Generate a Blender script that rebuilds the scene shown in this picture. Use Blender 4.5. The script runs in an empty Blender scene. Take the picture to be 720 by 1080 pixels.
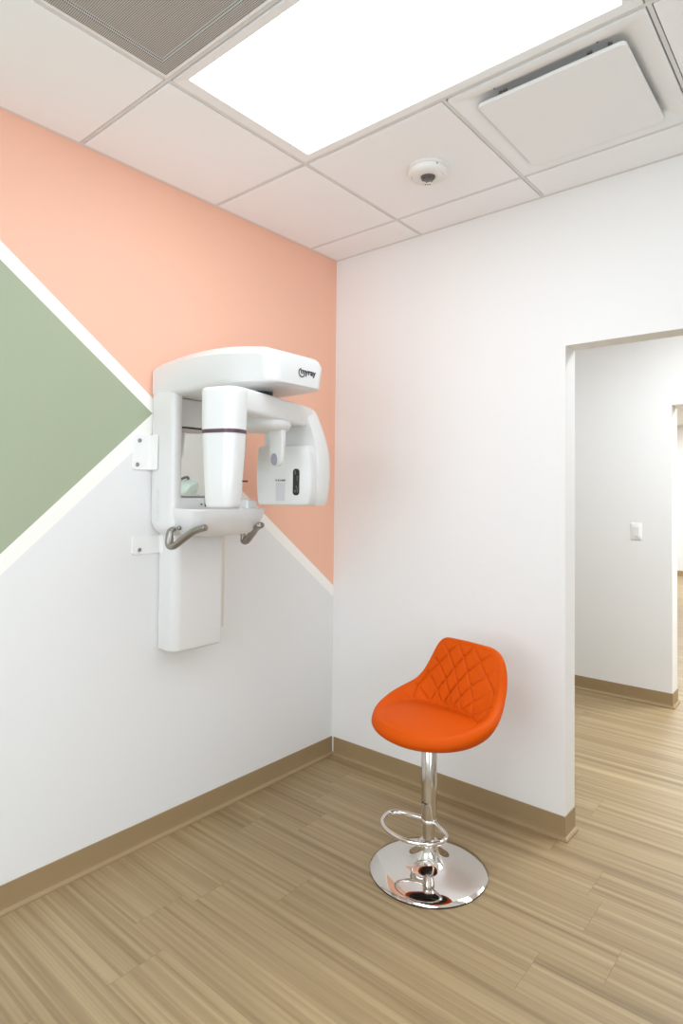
import bpy, bmesh, math, random
from mathutils import Vector, Matrix
random.seed(7)
C = bpy.context.scene.collection
PI = math.pi
SC = bpy.context.scene

# ------------------------------------------------------------------ helpers
def new_mat(name, col, rough=.5, metal=0.0, spec=.5, coat=0.0):
    m = bpy.data.materials.new(name); m.use_nodes = True
    b = m.node_tree.nodes['Principled BSDF']
    b.inputs['Base Color'].default_value = (*col, 1)
    b.inputs['Roughness'].default_value = rough
    b.inputs['Metallic'].default_value = metal
    b.inputs['Specular IOR Level'].default_value = spec
    b.inputs['Coat Weight'].default_value = coat
    return m

def srgb(r, g, b):
    f = lambda c: (c/12.92 if c <= .04045 else ((c+.055)/1.055)**2.4)
    return (f(r/255), f(g/255), f(b/255))

def bumpy(m, scale=200, strength=.05, dist=.001, detail=2):
    """fine procedural surface grain"""
    nt = m.node_tree; b = nt.nodes['Principled BSDF']
    tc = nt.nodes.new('ShaderNodeTexCoord'); n = nt.nodes.new('ShaderNodeTexNoise')
    n.inputs['Scale'].default_value = scale; n.inputs['Detail'].default_value = detail
    bp = nt.nodes.new('ShaderNodeBump'); bp.inputs['Strength'].default_value = strength
    bp.inputs['Distance'].default_value = dist
    nt.links.new(tc.outputs['Object'], n.inputs['Vector'])
    nt.links.new(n.outputs['Fac'], bp.inputs['Height'])
    nt.links.new(bp.outputs['Normal'], b.inputs['Normal'])
    return m

def obj(name, bm, mats, parent=None, smooth=False, loc=(0, 0, 0), bevel=None, sub=0, angle=35):
    bmesh.ops.recalc_face_normals(bm, faces=bm.faces)
    me = bpy.data.meshes.new(name); bm.to_mesh(me); bm.free()
    for m in (mats if isinstance(mats, (list, tuple)) else [mats]): me.materials.append(m)
    o = bpy.data.objects.new(name, me); C.objects.link(o)
    o.location = loc
    if parent: o.parent = parent
    if bevel:
        md = o.modifiers.new('bevel', 'BEVEL'); md.width = bevel[0]; md.segments = bevel[1]
        md.limit_method = 'ANGLE'; md.angle_limit = math.radians(40)
        smooth = True
    if sub:
        md = o.modifiers.new('sub', 'SUBSURF'); md.levels = sub; md.render_levels = sub
    if smooth:
        for p in me.polygons: p.use_smooth = True
        if not sub: me.set_sharp_from_angle(angle=math.radians(angle))
    return o

def tag(o, label, cat, group=None):
    o['label'] = label; o['category'] = cat
    if group: o['group'] = group
    return o

def structure(o):
    o['kind'] = 'structure'; return o

def thing(name, label, cat, loc=(0, 0, 0), group=None):
    o = bpy.data.objects.new(name, None); C.objects.link(o); o.location = loc
    o.empty_display_size = .1
    return tag(o, label, cat, group)

def box(bm, x0, x1, y0, y1, z0, z1, mi=0):
    v = [bm.verts.new((x, y, z)) for z in (z0, z1) for (x, y) in ((x0, y0), (x1, y0), (x1, y1), (x0, y1))]
    for f in ((3, 2, 1, 0), (4, 5, 6, 7), (0, 1, 5, 4), (1, 2, 6, 5), (2, 3, 7, 6), (3, 0, 4, 7)):
        fc = bm.faces.new([v[i] for i in f]); fc.material_index = mi
    return bm

def B(): return bmesh.new()
def bx(*a): return box(B(), *a)

def loft(bm, rings, cap=True, closed=True):
    """rings: list of equal-length point lists"""
    vs = [[bm.verts.new(p) for p in r] for r in rings]
    n = len(rings[0])
    for a, b in zip(vs, vs[1:]):
        for i in range(n if closed else n-1):
            j = (i+1) % n
            bm.faces.new((a[i], a[j], b[j], b[i]))
    if cap:
        bm.faces.new(list(reversed(vs[0]))); bm.faces.new(vs[-1])
    return bm

def rrect(hx, hy, r, n=6, cx=0, cy=0):
    """rounded rectangle outline, counter-clockwise"""
    r = min(r, hx*.999, hy*.999); out = []
    for k, (sx, sy) in enumerate(((1, 1), (-1, 1), (-1, -1), (1, -1))):
        for i in range(n+1):
            a = PI/2*k + PI/2*i/n
            out.append((cx+sx*(hx-r)+r*math.cos(a), cy+sy*(hy-r)+r*math.sin(a)))
    return out

def lathe(bm, prof, n=48, cx=0, cy=0, cz=0):
    rings = [[(cx+r*math.cos(2*PI*i/n), cy+r*math.sin(2*PI*i/n), cz+z) for i in range(n)] for r, z in prof]
    return loft(bm, rings)

def tube(bm, pts, rad, n=12, rad2=None, cap=True, closed=False, up=Vector((0, 0, 1))):
    """sweep an ellipse along a polyline; rad may be a list"""
    pts = [Vector(p) for p in pts]; rings = []
    N = len(pts)
    for i, p in enumerate(pts):
        if closed: d = (pts[(i+1) % N]-pts[i-1]).normalized()
        else: d = (pts[min(i+1, N-1)]-pts[max(i-1, 0)]).normalized()
        s = d.cross(up)
        if s.length < 1e-4: s = d.cross(Vector((1, 0, 0)))
        s.normalize(); t = s.cross(d).normalized()
        ra = rad[i] if isinstance(rad, (list, tuple)) else rad
        rb = (rad2[i] if isinstance(rad2, (list, tuple)) else rad2) if rad2 else ra
        rings.append([p+s*ra*math.cos(2*PI*k/n)+t*rb*math.sin(2*PI*k/n) for k in range(n)])
    if closed: rings.append(rings[0])
    loft(bm, rings, cap=cap and not closed)
    if closed: bmesh.ops.remove_doubles(bm, verts=bm.verts, dist=1e-6)
    return bm

def smooth_path(pts, n=8):
    """Catmull-Rom through the points"""
    P = [Vector(p) for p in pts]; P = [2*P[0]-P[1]]+P+[2*P[-1]-P[-2]]
    out = []
    for i in range(1, len(P)-2):
        a, b, c, d = P[i-1:i+3]
        for k in range(n):
            t = k/n
            out.append(.5*((2*b)+(c-a)*t+(2*a-5*b+4*c-d)*t*t+(3*b-a-3*c+d)*t**3))
    out.append(P[-2]); return out

def prism(bm, poly, fn, d0, d1):
    """extrude a 2D outline between depths d0 and d1; fn(a, b, d) -> 3D"""
    return loft(bm, [[fn(a, b, d0) for a, b in poly], [fn(a, b, d1) for a, b in poly]])

def text_mesh(txt, size, bold=0.0, extrude=.0006):
    cu = bpy.data.curves.new('txt', 'FONT'); cu.body = txt; cu.size = size
    cu.extrude = extrude; cu.offset = bold; cu.align_x = 'CENTER'; cu.align_y = 'CENTER'
    cu.resolution_u = 4
    o = bpy.data.objects.new('txt', cu); C.objects.link(o)
    dg = bpy.context.evaluated_depsgraph_get()
    me = bpy.data.meshes.new_from_object(o.evaluated_get(dg))
    bm = bmesh.new(); bm.from_mesh(me)
    bpy.data.objects.remove(o); bpy.data.curves.remove(cu); bpy.data.meshes.remove(me)
    return bm

# ------------------------------------------------------------------ materials
M = {}
M['wall'] = bumpy(new_mat('wall_paint', srgb(235, 234, 232), .55, spec=.3), 350, .04)
M['white_wall'] = bumpy(new_mat('mural_base_paint', srgb(231, 231, 230), .5, spec=.3), 350, .04)
M['stripe'] = bumpy(new_mat('stripe_paint', srgb(247, 245, 239), .5, spec=.3), 350, .04)
M['peach'] = bumpy(new_mat('peach_paint', srgb(242, 190, 165), .5, spec=.3), 350, .04)
M['green'] = bumpy(new_mat('sage_paint', srgb(166, 175, 149), .5, spec=.3), 350, .04)
M['tile'] = bumpy(new_mat('ceiling_tile', srgb(245, 245, 246), .9, spec=.1), 500, .25, .0015, 6)
M['grid'] = new_mat('ceiling_grid_metal', srgb(222, 220, 217), .4, spec=.4)
M['plenum'] = new_mat('dark_reveal', srgb(70, 66, 62), .9)
M['base'] = bumpy(new_mat('rubber_base', srgb(156, 133, 98), .40, spec=.4), 120, .03)
M['plastic'] = new_mat('machine_shell', srgb(226, 226, 225), .28, spec=.5, coat=.2)
M['plastic2'] = new_mat('machine_inner', srgb(228, 229, 230), .35)
M['dark'] = new_mat('dark_gap', srgb(52, 50, 48), .6)
M['black'] = new_mat('black_window', srgb(38, 37, 36), .25)
M['purple'] = new_mat('plum_band', srgb(92, 62, 76), .4)
M['metal'] = new_mat('brushed_handle', srgb(158, 152, 144), .33, metal=.85)
M['steel'] = new_mat('screw_steel', srgb(150, 148, 146), .35, metal=.9)
M['mirror'] = new_mat('mirror_glass', (.93, .93, .92), .02, metal=1)
M['bracket'] = new_mat('bracket_white', srgb(240, 240, 238), .35)
M['beige'] = new_mat('back_plate', srgb(222, 214, 200), .5)
M['pad'] = new_mat('grey_pad', srgb(160, 158, 178), .4)
M['decal'] = new_mat('label_grey', srgb(206, 204, 210), .5)
M['ink'] = new_mat('logo_ink', srgb(40, 40, 40), .5)
M['inkfaint'] = new_mat('faint_ink', srgb(216, 216, 216), .5)
M['inkbrown'] = new_mat('label_ink', srgb(120, 108, 92), .5)
M['chrome'] = new_mat('chrome', (.80, .77, .74), .035, metal=1)
M['chrome2'] = new_mat('chrome_satin', (.62, .58, .54), .16, metal=1)
M['vinyl'] = bumpy(new_mat('orange_vinyl', srgb(207, 80, 0), .55, spec=.12), 420, .12, .0008, 3)
M['fixture'] = new_mat('fixture_white', srgb(238, 238, 238), .4)
M['sensor'] = new_mat('sensor_white', srgb(232, 230, 226), .4)
M['lens'] = new_mat('sensor_lens', srgb(92, 84, 82), .3)
M['switch'] = new_mat('switch_white', srgb(240, 240, 238), .35)
M['seal'] = new_mat('underside_black', srgb(30, 26, 24), .5)

def emit(name, col, s):
    m = bpy.data.materials.new(name); m.use_nodes = True
    nt = m.node_tree; nt.nodes.clear()
    e = nt.nodes.new('ShaderNodeEmission'); o = nt.nodes.new('ShaderNodeOutputMaterial')
    e.inputs['Color'].default_value = (*col, 1); e.inputs['Strength'].default_value = s
    nt.links.new(e.outputs[0], o.inputs[0]); return m
M['led'] = emit('led_diffuser', (.915, .98, 1.045), 5.9)

def perforated():
    m = new_mat('perforated_metal', srgb(176, 174, 170), .45)
    nt = m.node_tree; b = nt.nodes['Principled BSDF']
    tc = nt.nodes.new('ShaderNodeTexCoord')
    mp = nt.nodes.new('ShaderNodeMapping'); mp.inputs['Scale'].default_value = (190, 190, 0)
    nt.links.new(tc.outputs['Object'], mp.inputs['Vector'])
    vo = nt.nodes.new('ShaderNodeTexVoronoi'); vo.inputs['Scale'].default_value = 1; vo.inputs['Randomness'].default_value = 0
    nt.links.new(mp.outputs['Vector'], vo.inputs['Vector'])
    rp = nt.nodes.new('ShaderNodeValToRGB')
    rp.color_ramp.elements[0].position = .30; rp.color_ramp.elements[0].color = (*srgb(92, 88, 84), 1)
    rp.color_ramp.elements[1].position = .44; rp.color_ramp.elements[1].color = (*srgb(196, 193, 188), 1)
    nt.links.new(vo.outputs['Distance'], rp.inputs['Fac'])
    nt.links.new(rp.outputs['Color'], b.inputs['Base Color'])
    return m
M['perf'] = perforated()

def floor_mat():
    """striated wood-look vinyl planks: long streaks running with each plank (UV u = metres along, v = metres across)"""
    m = new_mat('vinyl_plank', (.3, .2, .1), .42, spec=.45)
    nt = m.node_tree; L = nt.links.new; b = nt.nodes['Principled BSDF']
    uv = nt.nodes.new('ShaderNodeUVMap'); uv.uv_map = 'plank'
    at = nt.nodes.new('ShaderNodeAttribute'); at.attribute_name = 'tone'
    def noise(sx, sy, detail, rough):
        mp = nt.nodes.new('ShaderNodeMapping'); mp.inputs['Scale'].default_value = (sx, sy, 1)
        n = nt.nodes.new('ShaderNodeTexNoise'); n.noise_dimensions = '2D'
        n.inputs['Scale'].default_value = 1; n.inputs['Detail'].default_value = detail; n.inputs['Roughness'].default_value = rough
        L(uv.outputs['UV'], mp.inputs['Vector']); L(mp.outputs['Vector'], n.inputs['Vector']); return n.outputs['Fac']
    def mix(f1, f2, w):
        x = nt.nodes.new('ShaderNodeMix'); x.data_type = 'FLOAT'; x.inputs[0].default_value = w
        L(f1, x.inputs[2]); L(f2, x.inputs[3]); return x.outputs[0]
    broad = noise(.30, 26, 3, .5)
    fine = noise(.8, 58, 2, .5)
    hair = noise(2.2, 190, 3, .6)
    f = mix(mix(broad, fine, .45), hair, .17)
    rp = nt.nodes.new('ShaderNodeValToRGB'); cr = rp.color_ramp
    cr.elements[0].position = .30; cr.elements[0].color = (*srgb(126, 105, 74), 1)
    cr.elements[1].position = .69; cr.elements[1].color = (*srgb(179, 158, 121), 1)
    e = cr.elements.new(.50); e.color = (*srgb(155, 133, 98), 1)
    L(f, rp.inputs['Fac'])
    hs = nt.nodes.new('ShaderNodeHueSaturation')
    mr = nt.nodes.new('ShaderNodeMapRange'); mr.inputs['To Min'].default_value = .975; mr.inputs['To Max'].default_value = 1.025
    L(at.outputs['Fac'], mr.inputs['Value']); L(mr.outputs['Result'], hs.inputs['Value'])
    L(rp.outputs['Color'], hs.inputs['Color'])
    L(hs.outputs['Color'], b.inputs['Base Color'])
    bp = nt.nodes.new('ShaderNodeBump'); bp.inputs['Strength'].default_value = .06; bp.inputs['Distance'].default_value = .002
    L(fine, bp.inputs['Height']); L(bp.outputs['Normal'], b.inputs['Normal'])
    return m
M['floor'] = floor_mat()
M['seam'] = new_mat('plank_seam', srgb(124, 106, 80), .6)

# ------------------------------------------------------------------ room dimensions (metres)
H = 2.659                       # suspended ceiling
GX, GY, T = .555, -.216, .6096  # first grid lines and module
DW, DH, DT = 1.257, 2.013, .11  # doorway: left jamb, head height, wall thickness
DR = 2.40                       # doorway right jamb
RX, RY = 3.45, -4.0             # far sides of the room
HY = 2.0; HX = 1.232            # hall wall and its opening's jamb
HDH = 2.007; HT = .15
CY = 9.5                        # end of the far corridor

# ---- floor: one mesh of planks
def make_floor():
    bm = B(); uvl = bm.loops.layers.uv.new('plank'); tl = bm.loops.layers.float_color.new('tone')
    W, Lp = .183, 1.22
    joints = {-.47: 1.492, -.653: 1.610, -1.568: .54}
    k0 = int((RY+.47)/W)-1; k1 = int((CY+.6)/W)+1
    for k in range(k0, k1):
        y0 = -.47+k*W; y1 = y0+W
        off = None
        for jy, jx in joints.items():
            if abs(jy-y0) < .02: off = jx % Lp
        if off is None: off = random.Random(k*13+5).random()*Lp
        x0x, x1x = (-.001, RX) if y1 < .001 else (-2.0, 5.0)
        n0 = int(math.floor((x0x-off)/Lp))
        x = off+n0*Lp
        while x < x1x:
            a, b_ = max(x, x0x), min(x+Lp, x1x)
            if b_-a > .002:
                rr = random.Random(int(x*1000)+k*7919); ou, ov, tn = rr.random()*50, rr.random()*50, rr.random()
                g = .0006
                vs = [bm.verts.new(p) for p in ((a+g, y0+g*.6, 0), (b_-g, y0+g*.6, 0), (b_-g, y1-g*.6, 0), (a+g, y1-g*.6, 0))]
                f = bm.faces.new(vs)
                for l in f.loops:
                    l[uvl].uv = (l.vert.co.x-a+ou, l.vert.co.y-y0+ov); l[tl] = (tn, tn, tn, 1)
            x += Lp
    box(bm, -2.0, 5.0, RY-.1, CY+.2, -.06, -.0012, 1)
    for f in bm.faces:
        if f.material_index == 1:
            for l in f.loops: l[tl] = (.5, .5, .5, 1)
    return structure(obj('floor', bm, [M['floor'], M['seam']]))
make_floor()

# ---- ceiling with slim-grid tiles; cells that hold fixtures stay open
OPEN = {(0, 1), (1, 1), (1, 0), (0, 2)}       # (column, row): light 2 cells, diffuser, return grille
OPEN |= {(0, 4), (1, 4), (3, 1), (3, 2)}
def make_ceiling():
    bm = B()
    xs = [0]+[GX+i*T for i in range(5)]+[RX]
    ys = [0]+[GY-i*T for i in range(7)]+[RY]
    xs = [x for x in xs if x <= RX]; ys = [y for y in ys if y >= RY]
    g = .0092
    for i in range(len(xs)-1):
        for j in range(len(ys)-1):
            if (i-1, j-1) in OPEN: continue
            xa = xs[i]+(g if i else .016); xb = xs[i+1]-(g if i < len(xs)-2 else .016)
            ya = ys[j+1]+(g if j < len(ys)-2 else .016); yb = ys[j]-(g if j else .016)
            if xb-xa < .02 or yb-ya < .02: continue
            box(bm, xa, xb, ya, yb, H, H+.018, 0)
    # slab above, and the plain ceilings of hall and far corridor
    box(bm, -.1, RX+.1, RY-.1, .11, H+.16, H+.2, 1)
    box(bm, -2.1, 5.1, .11, CY+.1, H, H+.05, 0)
    return structure(obj('ceiling', bm, [M['tile'], M['plenum']], bevel=None))
make_ceiling()
def make_grid():
    bm = B(); w = .0056
    xs = [0]+[GX+i*T for i in range(5)]+[RX]; ys = [0]+[GY-j*T for j in range(7)]+[RY]
    wide = lambda i, j: (i, j) in ((1, 2), (1, 5))      # inside a two-cell light: no bar through it
    for i in range(5):
        for j in range(len(ys)-1):
            if wide(i, j): continue
            box(bm, xs[i+1]-w, xs[i+1]+w, ys[j+1]+w, ys[j]-w if j else ys[j], H+.002, H+.03)
    for j in range(7):
        box(bm, 0, RX, ys[j+1]-w, ys[j+1]+w, H+.002, H+.03)
    # wall angle
    box(bm, 0, .014, RY, 0, H+.001, H+.02); box(bm, .014, RX, -.014, 0, H+.001, H+.02)
    return structure(obj('trim_1', bm, M['grid']))
make_grid()

# ---- painted wall: four paints meeting along exact lines
def wall_left():
    bm = B(); Y0, Y1 = RY, .0
    up = lambda y: .894+(y-.005)*-.781       # descending white stripe, upper edge
    lo = lambda y: .833+(y-.006)*-.7795      # and lower edge
    a_u = lambda y: 1.182+(y+1.673)*.945     # rising stripe, upper edge (green side)
    a_l = lambda y: 1.112+(y+1.671)*.930     # rising stripe, lower edge
    ap_y = (.833+.006*.7795-1.182-1.673*.945)/(.945+.7795); ap_z = lo(ap_y)
    j_y = (.833+.006*.7795-1.112-1.671*.930)/(.930+.7795); j_z = lo(j_y)
    yu = (.894+.005*.781-(H+.1))/.781        # where the upper edge meets the ceiling
    yl = (.833+.006*.7795-(H+.1))/.7795
    ytop = H+.1
    y_b_u = -1.673-(1.182-0)/.945            # rising stripe meets the floor
    y_b_l = -1.671-1.112/.930
    def P(pts, mi):
        f = bm.faces.new([bm.verts.new((0, y, z)) for y, z in pts]); f.material_index = mi
    P([(yu, ytop), (Y1, up(Y1)), (Y1, ytop)], 2)
    P([(yl, ytop), (ap_y, ap_z), (j_y, j_z), (Y1, lo(Y1)), (Y1, up(Y1)), (yu, ytop)], 1)
    P([(Y0, ytop), (Y0, 0), (y_b_u, 0), (ap_y, ap_z), (yl, ytop)], 3)
    P([(y_b_u, 0), (y_b_l, 0), (j_y, j_z), (ap_y, ap_z)], 1)
    P([(y_b_l, 0), (Y1, 0), (Y1, lo(Y1)), (j_y, j_z)], 0)
    box(bm, -.12, -.0005, Y0, Y1+DT, 0, ytop, 0)
    bmesh.ops.remove_doubles(bm, verts=bm.verts, dist=1e-5)
    return structure(obj('wall_left', bm, [M['white_wall'], M['stripe'], M['peach'], M['green']]))
wall_left()

def wall_right():
    bm = B(); top = H+.1
    box(bm, 0, DW, 0, DT, 0, top); box(bm, DW, DR, 0, DT, DH, top); box(bm, DR, RX+.1, 0, DT, 0, top)
    bmesh.ops.remove_doubles(bm, verts=bm.verts, dist=1e-5)
    return structure(obj('wall_right', bm, M['wall']))
wall_right()
WX0, WX1, WZ0, WZ1 = .3, 2.4, .75, 2.35
def wall_back():
    bm = B()
    box(bm, -.12, WX0, RY-.12, RY, 0, H+.1); box(bm, WX1, RX+.12, RY-.12, RY, 0, H+.1)
    box(bm, WX0, WX1, RY-.12, RY, 0, WZ0); box(bm, WX0, WX1, RY-.12, RY, WZ1, H+.1)
    return structure(obj('wall_back', bm, M['wall']))
wall_back()
def added_window_back():  # invented window frame, added to carry a fill light behind the camera
    bm = B(); f = .05; y0, y1 = RY-.10, RY-.05
    box(bm, WX0, WX0+f, y0, y1, WZ0, WZ1); box(bm, WX1-f, WX1, y0, y1, WZ0, WZ1)
    box(bm, WX0+f, WX1-f, y0, y1, WZ0, WZ0+f); box(bm, WX0+f, WX1-f, y0, y1, WZ1-f, WZ1)
    xm = (WX0+WX1)/2; box(bm, xm-.025, xm+.025, y0, y1, WZ0+f, WZ1-f)
    return structure(obj('added_window_1', bm, M['fixture']))
added_window_back()
VY0, VY1, VZ0, VZ1 = -3.4, -1.7, .55, 1.95
def wall_front():
    bm = B()
    box(bm, RX, RX+.12, RY, VY0, 0, H+.1); box(bm, RX, RX+.12, VY1, 0, 0, H+.1)
    box(bm, RX, RX+.12, VY0, VY1, 0, VZ0); box(bm, RX, RX+.12, VY0, VY1, VZ1, H+.1)
    return structure(obj('wall_front', bm, M['wall']))
wall_front()
def added_window_front():  # second made-up window frame, added for the side fill
    bm = B(); f = .05; x0, x1 = RX+.05, RX+.10
    box(bm, x0, x1, VY0, VY0+f, VZ0, VZ1); box(bm, x0, x1, VY1-f, VY1, VZ0, VZ1)
    box(bm, x0, x1, VY0+f, VY1-f, VZ0, VZ0+f); box(bm, x0, x1, VY0+f, VY1-f, VZ1-f, VZ1)
    ym = (VY0+VY1)/2; box(bm, x0, x1, ym-.025, ym+.025, VZ0+f, VZ1-f)
    return structure(obj('added_window_2', bm, M['fixture']))
added_window_front()
def wall_hall():
    bm = B()
    box(bm, -2.0, HX, HY, HY+HT, 0, H); box(bm, HX, 2.6, HY, HY+HT, HDH, H); box(bm, 2.6, 5.0, HY, HY+HT, 0, H)
    return structure(obj('wall_hall', bm, M['wall']))
wall_hall()
def wall_ends():
    bm = B()
    box(bm, -2.1, -2.0, DT, CY, 0, H); box(bm, 5.0, 5.1, DT, CY, 0, H)
    return bm
structure(obj('wall_hall_sides', wall_ends(), M['wall']))
structure(obj('wall_far', bx(-2.0, 5.0, CY, CY+.1, 0, H), M['wall']))

# ---- cove base: profile swept along the foot of the walls
def cove(path, name, h=.094):
    prof = [(0, h), (.002, h+.0005), (.0032, h-.001), (.0034, .030), (.0036, .021), (.0052, .0140), (.0150, .0085), (.0168, .0060), (.0170, .003), (.0170, 0), (0, 0)]
    bm = B(); P = [Vector((*p, 0)) for p in path]; rings = []
    for i, p in enumerate(P):
        d1 = (P[i]-P[i-1]).normalized() if i else None
        d2 = (P[i+1]-P[i]).normalized() if i < len(P)-1 else None
        n1 = Vector((d1.y, -d1.x, 0)) if d1 else None; n2 = Vector((d2.y, -d2.x, 0)) if d2 else None
        if n1 and n2:
            n = (n1+n2); n = n/(n.dot(n1))
        else: n = n1 or n2
        rings.append([p+n*a+Vector((0, 0, z)) for a, z in prof])
    loft(bm, rings)
    return structure(obj(name, bm, M['base'], smooth=True, angle=25))
cove([(0, RY), (0, 0)][::1], 'baseboard_left')
cove([(.0155, 0), (DW, 0), (DW, DT-.0)], 'baseboard_right')
cove([(-1.99, HY), (HX, HY), (HX, HY+HT)], 'baseboard_hall')
cove([(-1.99, CY), (4.99, CY)], 'baseboard_far')
cove([(DR, DT), (DR, 0), (RX-.016, 0)], 'baseboard_doorway')

# ------------------------------------------------------------------ ceiling light (two cells)
def make_light(cx0, cx1, cy0, cy1, label, ex=.042, ey=.03):
    t = thing('ceiling_light', label, 'light', ((cx0+cx1)/2, (cy0+cy1)/2, H))
    hx, hy = (cx1-cx0)/2-.010, (cy1-cy0)/2-.010
    bm = B()
    rings = [rrect(hx, hy, .002, 2), rrect(hx, hy, .002, 2), rrect(hx-ex, hy-ey, .004, 2), rrect(hx-ex, hy-ey, .004, 2)]
    zs = (.03, -.001, .0015, .012)
    loft(bm, [[(x, y, z) for x, y in r] for r, z in zip(rings, zs)], cap=False)
    obj('frame', bm, M['fixture'], t)
    bm = B(); r = rrect(hx-ex-.0005, hy-ey-.0005, .004, 2)
    loft(bm, [[(x, y, .006) for x, y in r], [(x, y, .010) for x, y in r]])
    obj('diffuser', bm, M['led'], t)
    bm = B(); r = rrect(hx-.004, hy-.004, .002, 2)
    loft(bm, [[(x, y, .014) for x, y in r], [(x, y, .05) for x, y in r]])
    obj('housing', bm, M['fixture'], t)
    return t
make_light(GX, GX+2*T, GY-2*T, GY-T, 'lit rectangular white flat panel light set in the ceiling grid')

# area lamps: the other ceiling panels of the room, hall and corridor
def panel_lamp(name, x, y, z, sx, sy, power, col=(.915, .98, 1.045)):
    d = bpy.data.lights.new(name, 'AREA'); d.shape = 'RECTANGLE'; d.size = sx; d.size_y = sy
    d.energy = power; d.color = col
    o = bpy.data.objects.new(name, d); C.objects.link(o); o.location = (x, y, z)
    return o
def fill_lamp(name, loc, sx, sy, power, aim):  # added fill light with a daylight tint
    o = panel_lamp(name, *loc, sx, sy, power, (.88, .97, 1.08))
    o.rotation_euler = Vector(aim).to_track_quat('-Z', 'Y').to_euler()
fill_lamp('fill_light_back', (1.35, RY-.14, 1.55), 2.1, 1.6, 36, (0, 1, 0))  # fill added behind the camera to lift the ceiling and walls
fill_lamp('fill_light_side', (RX+.14, -2.55, 1.25), 1.7, 1.4, 30, (-1, 0, 0))  # side fill added to brighten the left wall and machine front
panel_lamp('lamp_room_rear', GX+T, GY-4.5*T, H+.002, 1.16, .55, 14)
panel_lamp('lamp_room_side', GX+3.5*T, GY-2*T, H+.002, .55, 1.16, 3)
panel_lamp('lamp_hall', 2.2, 1.0, H-.01, 1.8, .6, 37)
panel_lamp('lamp_hall_far', -.6, .6, H-.01, 1.8, .6, 14)
panel_lamp('lamp_corridor', 2.4, 3.2, H-.01, .6, 1.2, 85)
panel_lamp('lamp_corridor_end', 1.0, 7.9, H-.01, 1.2, 1.2, 115)

# ------------------------------------------------------------------ perforated return grille
def make_grille():
    cx, cy = GX+T/2, GY-2.5*T
    t = thing('ceiling_vent', 'square grey perforated return air grille in the ceiling at the top edge', 'vent', (cx, cy, H))
    h = T/2-.009
    bm = B()
    loft(bm, [[(x, y, z) for x, y in rrect(a, a, .002, 2)] for a, z in ((h, .02), (h, -.0015), (h-.008, -.0015), (h-.009, .02))], cap=False)
    obj('frame', bm, [M['fixture']], t)
    bm = B(); loft(bm, [[(x, y, z) for x, y in rrect(a, a, .002, 2)] for a, z in ((h-.0095, .012), (h-.0095, -.0005), (h-.042, .0005), (h-.052, .008))], cap=True)
    obj('perforated_panel', bm, M['perf'], t)
    return t
make_grille()

# ------------------------------------------------------------------ plaque air diffuser
def make_diffuser():
    cx, cy = GX+1.5*T, GY-T/2
    t = thing('air_diffuser', 'white square plaque air diffuser in the ceiling right of the smoke detector', 'vent', (cx, cy, H))
    h = T/2-.0095
    bm = B()
    prof = [(h, .02), (h, -.002), (h-.016, -.002), (h-.03, .002), (h-.05, .008), (h-.068, .018), (h-.085, .030), (h-.105, .040), (h-.13, .044)]
    loft(bm, [[(x, y, z) for x, y in rrect(a, a, .004+k*.004, 5)] for k, (a, z) in enumerate(prof)], cap=False)
    bm.faces.new([v for v in bm.verts][-24:])
    obj('housing', bm, M['fixture'], t, smooth=True)
    bm = B(); ox, oy = -.006, .018
    loft(bm, [[(x+ox, y+oy, z) for x, y in rrect(a, a, .016, 5)] for a, z in ((.224, .006), (.2285, .004), (.2285, -.003), (.226, -.006))])
    obj('plaque', bm, M['fixture'], t, smooth=True)
    for sx, sy in ((-1, -1), (1, -1), (1, 1), (-1, 1)):
        obj('hanger', lathe(B(), [(.006, .004), (.006, .043)], 12, sx*.17, sy*.17), M['steel'], t)
    for sx in (-.135, .125):
        obj('clip', bx(sx-.007, sx+.007, -.2160, -.206, .008, .013), M['steel'], t)
    for sx in (-.16, .155):
        obj('screw', lathe(B(), [(.004, .020), (.004, .012), (.002, .011)], 10, sx, -.236), M['steel'], t)
    return t
make_diffuser()

# ------------------------------------------------------------------ smoke detector
def make_detector():
    t = thing('smoke_detector', 'round white smoke detector with dark centre lens on the ceiling tile', 'smoke detector', (.908, -.508, H))
    t.scale = (1.14, 1.14, 1)
    obj('base', lathe(B(), [(.0665, 0), (.068, -.002), (.068, -.009), (.066, -.011), (.05, -.011)], 64), M['sensor'], t, smooth=True)
    obj('cover', lathe(B(), [(.060, -.010), (.0665, -.012), (.068, -.018), (.0665, -.026), (.061, -.033), (.052, -.037), (.040, -.0385), (.027, -.038), (.025, -.036)], 64), M['sensor'], t, smooth=True, angle=60)
    obj('lens', lathe(B(), [(.0248, -.036), (.0245, -.0385), (.020, -.044), (.012, -.047), (.002, -.048)], 40), M['lens'], t, smooth=True, angle=60)
    for k in range(6):
        a = k*PI/3+.3
        obj('lens_rib', bx(-.0012, .0012, -.001, .001, -.0475, -.036), M['black'], t, loc=(.019*math.cos(a), .019*math.sin(a), 0))
    for k in range(3):
        a = 2.0+.17*k
        obj('status_light', lathe(B(), [(.0022, -.036), (.0022, -.0392), (.001, -.0396)], 12, .046*math.cos(a), .046*math.sin(a)), M['black'], t)
    obj('test_button', lathe(B(), [(.0035, -.017), (.0035, -.021), (.002, -.022)], 14, .0555, -.034), M['black'], t)
    for a in (-2.6, .25):
        s = B(); pts = [(.054*math.cos(a+d), .054*math.sin(a+d), -.0365) for d in (-.22, -.1, 0, .1, .22)]
        tube(s, pts, .0016, 8, .0011); obj('sounder_slot', s, M['inkfaint'], t)
    return t
make_detector()

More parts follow.
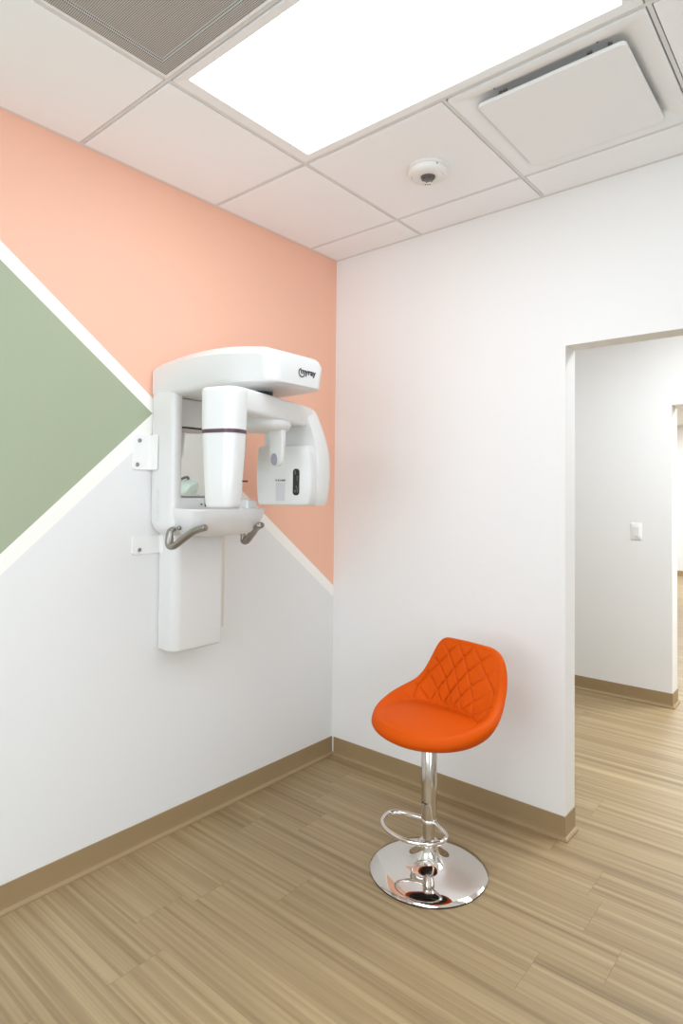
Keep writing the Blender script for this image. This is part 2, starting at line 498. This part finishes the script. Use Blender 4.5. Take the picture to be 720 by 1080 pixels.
# ------------------------------------------------------------------ hall switch
def make_switch():
    t = thing('light_switch', 'white rocker light switch on the hallway wall beyond the doorway', 'switch', (1.012, HY, 1.153))
    def plate(hx, hz, r, d0, d1, e):
        return loft(B(), [[(x, -d, z) for x, z in rrect(a, b_, r, 4)] for a, b_, d in ((hx, hz, d0), (hx, hz, d1*.6+d0*.4), (hx-e, hz-e, d1))])
    obj('wall_plate', plate(.036, .058, .004, 0, .006, .003), M['switch'], t, smooth=True)
    obj('rocker', plate(.0165, .033, .002, .004, .0085, .002), M['plastic'], t)
    for z in (-.048, .048): obj('screw', lathe(B(), [(.003, -.0), (.003, .001)], 10), M['steel'], t, loc=(0, -.0065, z))
    return t
make_switch()

# ------------------------------------------------------------------ panoramic x-ray machine
YM = -.955                                    # its midline on the wall
def make_machine():
    t = thing('dental_xray_machine', 'white wall-mounted panoramic dental x-ray machine with overhead arm and mirror', 'x-ray machine', (0, YM, .765))
    lz = -.765                                # world z -> local z
    def O(name, bm, mat, parent=None, **k):
        bmesh.ops.translate(bm, verts=bm.verts, vec=(0, 0, 0))
        o = obj(name, bm, mat, parent or t, **k)
        return o
    def W(x, y, z): return (x, y-YM, z+lz)    # world -> machine local
    # back plate + lower column
    bm = B(); box(bm, .0005, .012, -.115, .205, .80+lz, 1.30+lz); O('back_plate', bm, M['beige'])
    def colring(z, ins, x0=.006):
        hx, hy = (.114-x0)/2-ins/2, .122-ins
        pts = []
        r = .036
        X1 = .114-ins
        pts = [(x0, hy), (x0, -hy)]
        for i in range(7):
            a = -PI/2+PI/2*i/6; pts.append((X1-r+r*math.cos(a), -hy+r+r*math.sin(a)))
        for i in range(7):
            a = PI/2*i/6; pts.append((X1-r*.6+r*.6*math.cos(a), hy-r*.6+r*.6*math.sin(a)))
        return [(x, y, z) for x, y in pts]
    bm = B(); loft(bm, [colring(.758+lz, .010), colring(.761+lz, .003), colring(.769+lz, 0), colring(1.26+lz, 0)])
    O('column', bm, M['plastic'], smooth=True, angle=50)
    bm = B(); loft(bm, [colring(.7565+lz, .016), colring(.759+lz, .012)]); O('bottom_cap', bm, M['plastic2'])
    # mast: a frame with a mirror recess. Ring loops in (y, z), x = depth
    def loop(hy, z0, z1, r, x, n=6):
        return [(x, y, z) for y, z in rrect(hy, (z1-z0)/2, r, n, 0, (z0+z1)/2+lz)]
    bm = B()
    loft(bm, [loop(.162, 1.236, 1.883, .05, .004), loop(.169, 1.224, 1.886, .05, .030), loop(.172, 1.222, 1.886, .05, .06), loop(.172, 1.222, 1.886, .05, .135),
              loop(.168, 1.226, 1.882, .046, .152), loop(.160, 1.234, 1.874, .040, .160),
              loop(.134, 1.368, 1.776, .010, .160), loop(.130, 1.371, 1.770, .008, .156), loop(.130, 1.371, 1.770, .008, .040)])
    mast = O('mast', bm, M['plastic'], smooth=True, angle=50)
    # recess header above the mirror and the mirror itself
    bm = B(); box(bm, .086, .100, -.129, .129, 1.656+lz, 1.769+lz); O('recess_header', bm, M['plastic2'], bevel=(.006, 3))
    bm = B(); mc = 1.514+lz
    loft(bm, [[(x, y, z) for y, z in rrect(.124, .138, .004, 2)] for x in (-.003, .0015)])
    mir = O('mirror', bm, M['mirror']); mir.location = (.074, 0, mc)
    mir.rotation_euler = (0, math.radians(4), math.radians(-12)); mir['label'] = 'flat patient mirror'
    bm = B(); box(bm, .090, .0985, -.129, .129, 1.6515+lz, 1.6565+lz); O('mirror_gap_shade', bm, M['dark'])  # dark strip standing in for the shadow line at the mirror's top
    # overhead arm: lofted sections along x
    def sect(x, hw, z0, z1, ct, cb, tb=0.0):
        h0 = hw-tb
        p = [(-h0+cb*1.1, z0), (-h0+cb*.25, z0+cb*.5), (-h0, z0+cb), (-hw, z1-ct), (-hw+ct*.62, z1-ct*.28), (-hw+ct*1.35, z1), (hw-ct*1.35, z1), (hw-ct*.62, z1-ct*.28), (hw, z1-ct), (h0, z0+cb), (h0-cb*.25, z0+cb*.5), (h0-cb*1.1, z0)]
        return [(x, y, z+lz) for y, z in p]
    S = [(.003, .163, 1.786, 1.893, .020, .012), (.012, .171, 1.776, 1.900, .024, .014), (.06, .173, 1.772, 1.910, .028, .014), (.16, .173, 1.770, 1.922, .032, .015), (.24, .172, 1.769, 1.927, .034, .020), (.32, .170, 1.768, 1.928, .034, .028),
         (.40, .166, 1.768, 1.925, .034, .034), (.46, .162, 1.768, 1.920, .034, .034), (.51, .158, 1.768, 1.915, .034, .030), (.55, .154, 1.768, 1.909, .033, .024, .003), (.585, .149, 1.769, 1.904, .032, .018, .006)]
    for k in range(9):
        a = PI/2*k/8*.94
        S.append((.605+.063*math.sin(a), .095+.051*math.cos(a), 1.770+.005*math.sin(a)**3, 1.900-.020*math.sin(a)-.002*k/8, .031-.006*math.sin(a), .012-.005*math.sin(a), .008+.006*k/8))
    bm = B(); loft(bm, [sect(*s) for s in S])
    arm = O('overhead_arm', bm, M['plastic'], smooth=True, angle=33)
    # logo on the nose of the arm
    bm = text_mesh('myray', .033, .0009)
    bmesh.ops.scale(bm, vec=(.94, .9, 1), verts=bm.verts)
    # ring round the first letter
    n = 26; r1, r2 = .0165, .0125
    ring = []
    for i in range(n+1):
        a = math.radians(100)+math.radians(265)*i/n
        ring.append(((r1*math.cos(a), r1*math.sin(a)), (r2*math.cos(a), r2*math.sin(a))))
    ox = -.033; oy = -.006
    for (a, b_), (c, d) in zip(ring, ring[1:]):
        bm.faces.new([bm.verts.new((p[0]+ox, p[1]+oy, .0006)) for p in (a, b_, d, c)])
    bmesh.ops.transform(bm, matrix=Matrix(((0, 0, 1, 0), (1, 0, 0, 0), (0, 1, 0, 0), (0, 0, 0, 1))), verts=bm.verts)
    bmesh.ops.translate(bm, vec=(.6688, .040, 1.826+lz), verts=bm.verts)
    lg = O('logo', bm, M['ink'], arm); lg['label'] = 'dark grey logo lettering'
    # faint vertical mark on the mast side
    bm = text_mesh('hyperion', .036, .0003)
    bmesh.ops.transform(bm, matrix=Matrix(((0, -1, 0, 0), (0, 0, -1, 0), (1, 0, 0, 0), (0, 0, 0, 1))), verts=bm.verts)
    bmesh.ops.translate(bm, vec=(.064, -.1724, 1.340+lz), verts=bm.verts)
    O('side_lettering', bm, M['inkfaint'], mast)
    # chin bench
    def bench(z, ix, iy):
        r = .06
        X1 = .308-ix; hy = .166-iy
        p = [(.10, hy+.022), (.10, -hy)]
        for i in range(9):
            a = -PI/2+PI/2*i/8; p.append((X1-r+r*math.cos(a), -hy+r+r*math.sin(a)))
        for i in range(9):
            a = PI/2*i/8; p.append((X1-r*.5+r*.5*math.cos(a), hy+.022-r*.5+r*.5*math.sin(a)))
        return [(x, y, z+lz) for x, y in p]
    bm = B(); loft(bm, [bench(1.222, .07, .055), bench(1.228, .05, .042), bench(1.246, .030, .022), bench(1.29, .010, .007), bench(1.322, .0, .0), bench(1.330, .004, .004), bench(1.330, .014, .014), bench(1.322, .020, .020), bench(1.316, .06, .06)])
    be = O('chin_bench', bm, M['plastic'], smooth=True, angle=50)
    bm = B(); box(bm, .225, .285, .095, .150, 1.312+lz, 1.366+lz); O('chin_rest', bm, M['plastic'], be, bevel=(.008, 3))
    bm = B(); prism(bm, rrect(.0075, .0165, .004, 4, -.012, 1.352+lz), lambda a, b_, d: (d, a, b_), .158, .1635); O('chin_socket', bm, M['black'])
    bm = B(); prism(bm, rrect(.003, .003, .002, 3, -.036, 1.345+lz), lambda a, b_, d: (d, a, b_), .158, .163); O('set_screw', bm, M['dark'])
    # patient handles on both sides of the bench
    def handle(s):
        pts = smooth_path([(.158, s*.160, 1.252+lz), (.160, s*.177, 1.243+lz), (.162, s*.182, 1.212+lz), (.168, s*.183, 1.189+lz), (.188, s*.178, 1.189+lz), (.232, s*.166, 1.219+lz), (.272, s*.153, 1.246+lz), (.308, s*.141, 1.259+lz), (.326, s*.134, 1.264+lz)], 7)
        n = len(pts)
        ra = [.0135+.004*min(1, i/(n*.4)) for i in range(n)]
        ra[-1] *= .55; ra[-2] *= .85; rb = [r*.74 for r in ra]
        bm = B(); tube(bm, pts, ra, 14, rb)
        h = O('handle', bm, M['metal'], smooth=True, angle=60); h['label'] = 'brushed grey metal handle'
        bm = B(); lathe(bm, [(.008, 0), (.008, .008), (.005, .010)], 14)
        bmesh.ops.transform(bm, matrix=Matrix.Rotation(s*-PI/2, 4, 'X'), verts=bm.verts)
        bmesh.ops.translate(bm, vec=(.186, s*.152, 1.256+lz), verts=bm.verts)
        O('handle_bolt', bm, M['steel'], h)
    handle(-1); handle(1)
    # wall brackets
    def screw(y, z, x, par):
        bm = B(); lathe(bm, [(.0085, 0), (.0085, .003), (.006, .0055)], 6)
        bmesh.ops.transform(bm, matrix=Matrix.Rotation(PI/2, 4, 'Y'), verts=bm.verts)
        bmesh.ops.translate(bm, vec=(x, y, z+lz), verts=bm.verts); O('screw', bm, M['steel'], par)
    def bracket(y0, y1, z0, z1, fl, screws):
        bm = B(); r = .012
        cy, cz = (y0+y1)/2-YM, (z0+z1)/2+lz
        prism(bm, rrect((y1-y0)/2, (z1-z0)/2, r, 5, cy, cz), lambda a, b_, d: (d, a, b_), .0008, .0055)
        if fl:
            prism(bm, rrect(fl/2, (z1-z0)/2, .008, 5, fl/2+.001, cz), lambda a, b_, d: (a, d, b_), y1-YM-.0065, y1-YM-.002)
        b_ = O('wall_bracket', bm, M['bracket'], bevel=(.0012, 2))
        for y, z in screws: screw(y-YM, z, .0055, b_)
    bracket(-1.203, -1.1272, 1.480, 1.619, .064, [(-1.175, 1.595), (-1.183, 1.500)])
    bracket(-1.200, -1.0715, 1.147, 1.219, .03, [(-1.168, 1.165)])
    # slewing hub under the arm and rotating C-arm
    PX = .47; AZ = math.radians(16.7)
    U = Vector((-math.sin(AZ), math.cos(AZ), 0)); V = Vector((math.cos(AZ), math.sin(AZ), 0))
    def R(u, v, z): return Vector((PX, 0, z+lz))+U*u+V*v
    bm = B(); lathe(bm, [(.040, 0), (.040, .04)], 40, PX, 0, 1.738+lz); O('slewing_hub', bm, M['dark'], smooth=True)
    # rotating arm (plan outline tapered, sides softened)
    top = 1.739
    def armring(z, ins):
        L = [(-.325, -.012), (-.325, .072), (-.305, .092), (-.27, .099), (-.1, .098), (.14, .095), (.24, .088), (.300, .065), (.315, .03), (.315, -.06), (.29, -.10), (.2, -.115), (-.1, -.060), (-.27, -.030), (-.305, -.026)]
        cu = sum(a for a, b_ in L)/len(L); out = []
        for a, b_ in L:
            su = 1-ins/.33; sv = 1-ins/.1
            out.append(R(a*su, .02+(b_-.02)*sv, z))
        return out
    bm = B(); loft(bm, [armring(1.658, .012), armring(1.662, .003), armring(1.672, 0), armring(top-.012, 0), armring(top-.003, .004), armring(top, .014)])
    rot = O('rotating_arm', bm, M['plastic'], smooth=True, angle=50)
    # near head (sensor column) hanging from it
    def headring(z, hv, hu, r, cv=.032, cu=-.285):
        return [R(cu+b_, cv+a, z) for a, b_ in rrect(hv, hu, r, 9)]
    Zs = [(1.344, .050, .036, .030), (1.347, .054, .040, .034), (1.356, .057, .043, .036), (1.45, .0625, .046, .038), (1.585, .0705, .050, .042)]
    bm = B(); loft(bm, [headring(*z) for z in Zs]); O('sensor_head', bm, M['plastic'], rot, smooth=True, angle=50)
    bm = B(); loft(bm, [headring(1.585, .0718, .0513, .043), headring(1.5975, .0722, .0517, .043)])
    rg = O('trim_ring', bm, M['purple'], rot, smooth=True, angle=50); rg['label'] = 'thin plum ring'
    bm = B(); loft(bm, [headring(1.597, .0718, .0513, .043), headring(1.716, .0740, .053, .045), headring(1.728, .0725, .0515, .043), headring(1.734, .067, .046, .038)])
    O('sensor_head_top', bm, M['plastic'], rot, smooth=True, angle=50)
    # far generator: shell behind + pod in front
    shell = [(-.095, 1.3445), (.126, 1.3445), (.134, 1.36), (.142, 1.414), (.1455, 1.46), (.145, 1.503), (.140, 1.55), (.132, 1.588), (.119, 1.632), (.104, 1.670), (.088, 1.708), (.074, 1.736), (.05, 1.7445), (-.09, 1.7445), (-.108, 1.73), (-.112, 1.68), (-.113, 1.5), (-.110, 1.36)]
    def shellring(u, k):
        cv, cz = .015, 1.54
        return [R(u, cv+(a-cv)*k, cz+(b_-cz)*(1-(1-k)*.6)) for a, b_ in shell]
    bm = B(); loft(bm, [shellring(.200, .955), shellring(.206, .985), shellring(.22, 1), shellring(.285, 1), shellring(.31, .96), shellring(.325, .86)])
    sh = O('generator_shell', bm, M['plastic'], rot, smooth=True, angle=50)
    pod = [(-.098, 1.345), (.118, 1.345), (.128, 1.352), (.134, 1.40), (.135, 1.47), (.128, 1.54), (.118, 1.575), (.106, 1.581), (-.098, 1.581), (-.106, 1.574), (-.110, 1.53), (-.113, 1.46), (-.110, 1.40), (-.105, 1.352)]
    def podring(u, k):
        cv, cz = .01, 1.463
        return [R(u, cv+(a-cv)*k, cz+(b_-cz)*k) for a, b_ in pod]
    bm = B(); loft(bm, [podring(.148, .955), podring(.150, .975), podring(.156, .992), podring(.166, 1), podring(.24, 1)])
    pd = O('generator_pod', bm, M['plastic'], rot, smooth=True, angle=50)
    fv = lambda a, b_, d: R(d, a, b_)
    bm = B(); prism(bm, rrect(.0140, .052, .012, 6, .070, 1.437), fv, .1465, .152)
    sl = O('beam_window', bm, M['black'], pd); sl['label'] = 'tall black slot window'
    bm = B()
    for v_, z_, a_, b_ in ((.066, 1.474, .002, .008), (.075, 1.452, .0025, .010), (.072, 1.418, .003, .005), (.066, 1.402, .0025, .006), (.076, 1.405, .002, .009)):
        prism(bm, rrect(a_, b_, .0018, 3, v_, z_), fv, .1460, .1472)
    O('window_glint', bm, M['lens'], sl)
    bm = B(); prism(bm, rrect(.0205, .036, .002, 3, .000, 1.398), fv, .1472, .152)
    lb = O('rating_label', bm, M['decal'], pd)
    bm = B()
    for k, (a, w) in enumerate(((-.019, .003), (-.008, .0035), (.001, .002), (.010, .005), (.019, .003))):
        prism(bm, rrect(w, .0035, .001, 2, a+.0, 1.4435), fv, .1472, .152)
    O('label_print', bm, M['inkbrown'], lb)
    # head support hanging from the pivot: dish and temple arms
    bm = B(); lathe(bm, [(.092, .034), (.107, .032), (.110, .020), (.104, .004), (.088, -.004), (.06, -.006)], 48, PX, 0, 1.626+lz)
    hs = O('head_support', bm, M['plastic2'], smooth=True, angle=45)
    for s in (1, -1):
        bm = B()
        rings = []
        for z, hw, th in ((1.625, .031, .015), (1.58, .030, .014), (1.54, .028, .012), (1.515, .026, .011), (1.500, .021, .009), (1.492, .012, .006)):
            rings.append([R(.0+b_, (.064 if s > 0 else -.098)+a+(.004*s), z) for a, b_ in rrect(hw, th, .008, 5)])
        loft(bm, rings); ta = O('temple_arm', bm, M['plastic'], hs, smooth=True, angle=50)
        bm = B(); el = [(.013*math.cos(2*PI*i/24), .022*math.sin(2*PI*i/24)) for i in range(24)]
        prism(bm, [(a+(.062 if s > 0 else -.10), b_+1.517) for a, b_ in el], fv, -.0135, -.006)
        pdn = O('temple_pad', bm, M['pad'], ta); pdn['label'] = 'oval grey-violet pad'
    bm = B(); tube(bm, [R(-.27, .08, 1.431), R(-.255, .106, 1.431)], .0028, 8); O('side_pin', bm, M['dark'], rot)
    return t
make_machine()

# ------------------------------------------------------------------ orange bar stool
def sstep(a, b, x):
    t = max(0, min(1, (x-a)/(b-a))); return t*t*(3-2*t)
def make_stool():
    SX, SY = .942, -.525
    t = thing('bar_stool', 'orange quilted bucket bar stool on a chrome pedestal with round base', 'stool', (SX, SY, 0))
    # chrome trumpet base
    prof = [(.209, 0), (.2155, .003), (.2168, .006), (.212, .0095), (.203, .0135), (.190, .0180), (.172, .0225), (.15, .0262), (.125, .0295), (.10, .0335), (.08, .0395), (.063, .049), (.05, .061), (.042, .074), (.0365, .09), (.0345, .10), (.033, .104), (.026, .106)]
    b = obj('base', lathe(B(), prof, 96), M['chrome'], t, smooth=True, angle=50)
    obj('floor_ring', lathe(B(), [(.205, 0), (.2155, 0), (.216, .003), (.209, .004)], 96), M['seal'], b)
    obj('neck_collar', lathe(B(), [(.030, .098), (.038, .100), (.040, .105), (.037, .110), (.029, .114), (.024, .118)], 48), M['chrome'], t, smooth=True, angle=60)
    obj('gas_lift', lathe(B(), [(.0225, .100), (.0225, .495)], 40), M['chrome2'], t, smooth=True)
    slv = obj('column_sleeve', lathe(B(), [(.0255, .190), (.0280, .191), (.0285, .195), (.0285, .492), (.0265, .494)], 48), M['chrome2'], t, smooth=True, angle=60)
    obj('sleeve_notch', bx(-.012, .010, -.0296, -.026, .252, .2565), M['dark'], slv)
    # footrest
    zf = .184
    pts = [(-.024, -.004), (-.06, -.012), (-.105, -.022), (-.134, -.042), (-.142, -.075), (-.128, -.118), (-.09, -.152), (-.04, -.168), (.01, -.170), (.055, -.158), (.092, -.132), (.112, -.098), (.112, -.065), (.096, -.042), (.06, -.022), (.024, -.004)]
    pts = smooth_path([(x, y, zf) for x, y in pts], 6)
    obj('footrest', tube(B(), pts, .0078, 14), M['chrome'], t, smooth=True, angle=60)
    obj('footrest_clamp', lathe(B(), [(.0225, .178), (.0290, .179), (.0290, .191), (.0275, .192)], 40), M['chrome'], t, smooth=True, angle=60)
    obj('seat_plate', bx(-.075, .075, -.075, .075, .480, .492), M['seal'], t, bevel=(.004, 2))
    lv = smooth_path([(.03, .02, .478), (.08, .045, .476), (.11, .06, .472)], 4)
    obj('lift_lever', tube(B(), lv, .005, 10), M['chrome2'], t, smooth=True)
    # bucket seat: one closed surface. phi = 0 at the back
    Z0 = .490; ZP = .080
    NP = 320
    def lerp(tab, d):
        for (a, va), (b_, vb) in zip(tab, tab[1:]):
            if d <= b_: return va+(vb-va)*(d-a)/(b_-a)
        return tab[-1][1]
    HT_ = [(0, .243), (28, .240), (35, .222), (39, .185), (44, .128), (52, .080), (60, .060), (77, .038), (99, .018), (125, .002), (180, 0)]
    SR = [(0, 0), (44, .276), (50, .266), (60, .256), (77, .249), (99, .237), (130, .224), (180, .214)]
    PR = [(0, .112), (25, .122), (50, .152), (80, .184), (120, .172), (180, .160)]
    raw = []
    for i in range(NP):
        d = abs(math.degrees(-PI+2*PI*i/NP)); a = math.radians(d)
        flat = .232/math.cos(a) if d < 60 else 9
        raw.append((min(flat, .286 if d < 44 else 9, lerp(SR, d) if d > 44 else 9), lerp(HT_, d), lerp(PR, d)))
    def blur(arr, w):
        n = len(arr); ker = [math.exp(-.5*(j/w)**2) for j in range(-3*w, 3*w+1)]; s = sum(ker)
        return [sum(ker[j+3*w]*arr[(i+j) % n] for j in range(-3*w, 3*w+1))/s for i in range(n)]
    RR = blur([r[0] for r in raw], 4); HH = blur([r[1] for r in raw], 3); RP = blur([r[2] for r in raw], 7)
    bm = B(); rings = []
    NI = 80
    for i in range(NP):
        phi = -PI+2*PI*i/NP; rr, h, rp = RR[i], HH[i], RP[i]
        d = abs(math.degrees(phi)); zr = ZP+h
        up = min(1, h/.12)                              # 1 on the back, 0 at the front lip
        th = .046-.006*up
        r0 = .150
        prof = [(.02, .0), (.07, .0), (.115, .004), (r0, .014)]
        ob = (r0+.6*(min(rr-.02, .195)-r0), .016)
        zs = zr-.030+.012*up
        for k in range(1, 11):
            f = k/10
            lean = math.sin(f*PI/2)**(.9) if up < .5 else f**.8
            lean = (1-up)*math.sin(f*PI/2)+up*f**.72
            prof.append((ob[0]+(rr-ob[0])*lean, ob[1]+(zs-ob[1])*f**(1.15)))
        q = .030-.012*up                                # rim rounding height
        for k in range(1, 8):
            a = PI/2*k/7*1.25
            prof.append((rr-th*.5*(1-math.cos(a)), zs+q*math.sin(min(a, PI/2))-(.004*(a-PI/2) if a > PI/2 else 0)))
        i0 = prof[-1]; fl = 1-up; i1 = (rp, ZP+.002*up+.0050*fl)
        wall = []
        for k in range(1, NI+1):
            f = k/NI
            wall.append((i0[0]+(i1[0]-i0[0])*(f**(1+.12*up)), i0[1]+(i1[1]-i0[1])*(f**(1-.0*up)), f))
        pan = [(rp-.004, ZP+.0005*up+.0052*fl), (rp-.010, ZP+.0015*up+.0056*fl), (rp-.022, ZP+.004*up+.0064*fl), (rp*.7, ZP+.008*up+.0088*fl), (rp*.4, ZP+.011), (.02, ZP+.012)]
        col = [(r_*math.sin(phi), r_*math.cos(phi), z_) for r_, z_ in prof]
        for r_, z_, f in wall:
            x, y = r_*math.sin(phi), r_*math.cos(phi)
            m = (1-sstep(62, 80, d))*sstep(.03, .14, f)*(1-sstep(.93, 1, f))*min(1, h/.05)
            arc = phi*.235; zz = z_-ZP                  # stitched diamonds pressed into the padded back
            A = arc/.092+zz/.092+.5; Bq = arc/.092-zz/.092+.5
            ga = abs((A % 1)-.5); gb = abs((Bq % 1)-.5)
            g = math.exp(-(ga/.050)**2)+math.exp(-(gb/.050)**2)
            dep = m*(.0088*min(1.15, g)-.004)
            n_ = (1+dep/max(r_, .05))
            col.append((x*n_, y*n_, z_))
        for r_, z_ in pan: col.append((r_*math.sin(phi), r_*math.cos(phi), z_))
        rings.append([(x, y, z+Z0) for x, y, z in col])
    # transpose: rings by height
    n = len(rings[0])
    loft(bm, [[rings[i][k] for i in range(NP)] for k in range(n)])
    seat = obj('seat', bm, M['vinyl'], t, smooth=True, angle=70)
    seat.rotation_euler = (0, 0, math.radians(-10)); seat.location = (.008, 0, 0)
    obj('seat_underside', lathe(B(), [(.03, -.003), (.112, -.002), (.160, .010), (.168, .0145), (.160, .02)], 64, 0, 0, Z0), M['seal'], t, smooth=True)
    return t
make_stool()

# ------------------------------------------------------------------ dental chair beside the camera (the photo shows it in the machine's mirror)
def make_dental_chair():
    t = thing('dental_chair', 'pale green dental chair with dark piping, reflected in the x-ray machine mirror', 'dental chair', (2.57, -.915, 0))
    t.rotation_euler = (0, 0, math.radians(-65)); t.scale = (1, 1, .81)
    pale = new_mat('pale_green_vinyl', srgb(186, 204, 194), .5); dk = new_mat('dark_piping', srgb(44, 46, 46), .5)
    obj('base', lathe(B(), [(.02, .055), (.20, .05), (.30, .03), (.31, .0)][::-1], 40), M['fixture'], t, smooth=True)
    obj('column', lathe(B(), [(.10, .04), (.09, .62)], 32), M['fixture'], t, smooth=True)
    def slab(pts, hw, th, name, mat):
        bm = B(); rings = []
        P = smooth_path(pts, 5)
        for i, p in enumerate(P):
            d = (P[min(i+1, len(P)-1)]-P[max(i-1, 0)]).normalized(); n = Vector((0, 1, 0)).cross(d)
            e = min(1, min(i, len(P)-1-i)/3+.55)
            rings.append([p+Vector((0, 1, 0))*a*e+n*b_ for a, b_ in rrect(hw, th, th*.9, 5)])
        loft(bm, rings); return obj(name, bm, mat, t, smooth=True, angle=60)
    slab([(-.18, 0, .74), (.1, 0, .70), (.4, 0, .72), (.66, 0, .60), (.92, 0, .46)], .25, .055, 'seat', pale)
    bk = slab([(-.16, 0, .76), (-.30, 0, .98), (-.40, 0, 1.22), (-.46, 0, 1.44)], .25, .045, 'backrest', pale)
    e = smooth_path([(-.11, -.255, .76), (-.25, -.255, .98), (-.355, -.25, 1.22), (-.40, -.20, 1.44), (-.41, 0, 1.475), (-.40, .20, 1.44), (-.355, .25, 1.22), (-.25, .255, .98), (-.11, .255, .76)], 5)
    obj('piping', tube(B(), e, .012, 8), dk, bk, smooth=True)
    for sy in (-.33, .33):
        ar = smooth_path([(-.22, sy, .80), (-.24, sy, 1.02), (-.10, sy, 1.06), (.14, sy, 1.04)], 5)
        obj('armrest', tube(B(), ar, .03, 10, .02), dk, t, smooth=True)
    return t
make_dental_chair()

# ------------------------------------------------------------------ camera
def cam():
    cx, cy, h, yaw, pitch, roll, f, sx, sy = 2.17438764, -2.49063212, 1.39435555, -.692804018, .0244552974, .0100207596, 643.161471, 8.61290418, -35.2741398
    fw = Vector((math.cos(pitch)*math.sin(yaw), math.cos(pitch)*math.cos(yaw), math.sin(pitch)))
    r = fw.cross(Vector((0, 0, 1))).normalized(); u = r.cross(fw)
    r2 = math.cos(roll)*r+math.sin(roll)*u; u2 = -math.sin(roll)*r+math.cos(roll)*u
    d = bpy.data.cameras.new('camera'); o = bpy.data.objects.new('camera', d); C.objects.link(o)
    m = Matrix((r2, u2, -fw)).transposed().to_4x4(); m.translation = (cx, cy, h); o.matrix_world = m
    d.sensor_fit = 'HORIZONTAL'; d.sensor_width = 36; d.lens = f/720*36
    d.shift_x = -sx/720; d.shift_y = sy/720
    d.clip_start = .02; d.clip_end = 60
    SC.camera = o
cam()

# ------------------------------------------------------------------ world and view
w = bpy.data.worlds.new('world'); SC.world = w; w.use_nodes = True
w.node_tree.nodes['Background'].inputs['Color'].default_value = (.9, .92, 1, 1)
w.node_tree.nodes['Background'].inputs['Strength'].default_value = .0
SC.view_settings.view_transform = 'Standard'; SC.view_settings.look = 'None'
SC.view_settings.exposure = 0.26; SC.view_settings.gamma = 1
SC.view_settings.use_curve_mapping = False
SC.cycles.use_denoising = True
SC.cycles.max_bounces = 12; SC.cycles.diffuse_bounces = 8; SC.cycles.glossy_bounces = 6
SC.cycles.sample_clamp_indirect = 8
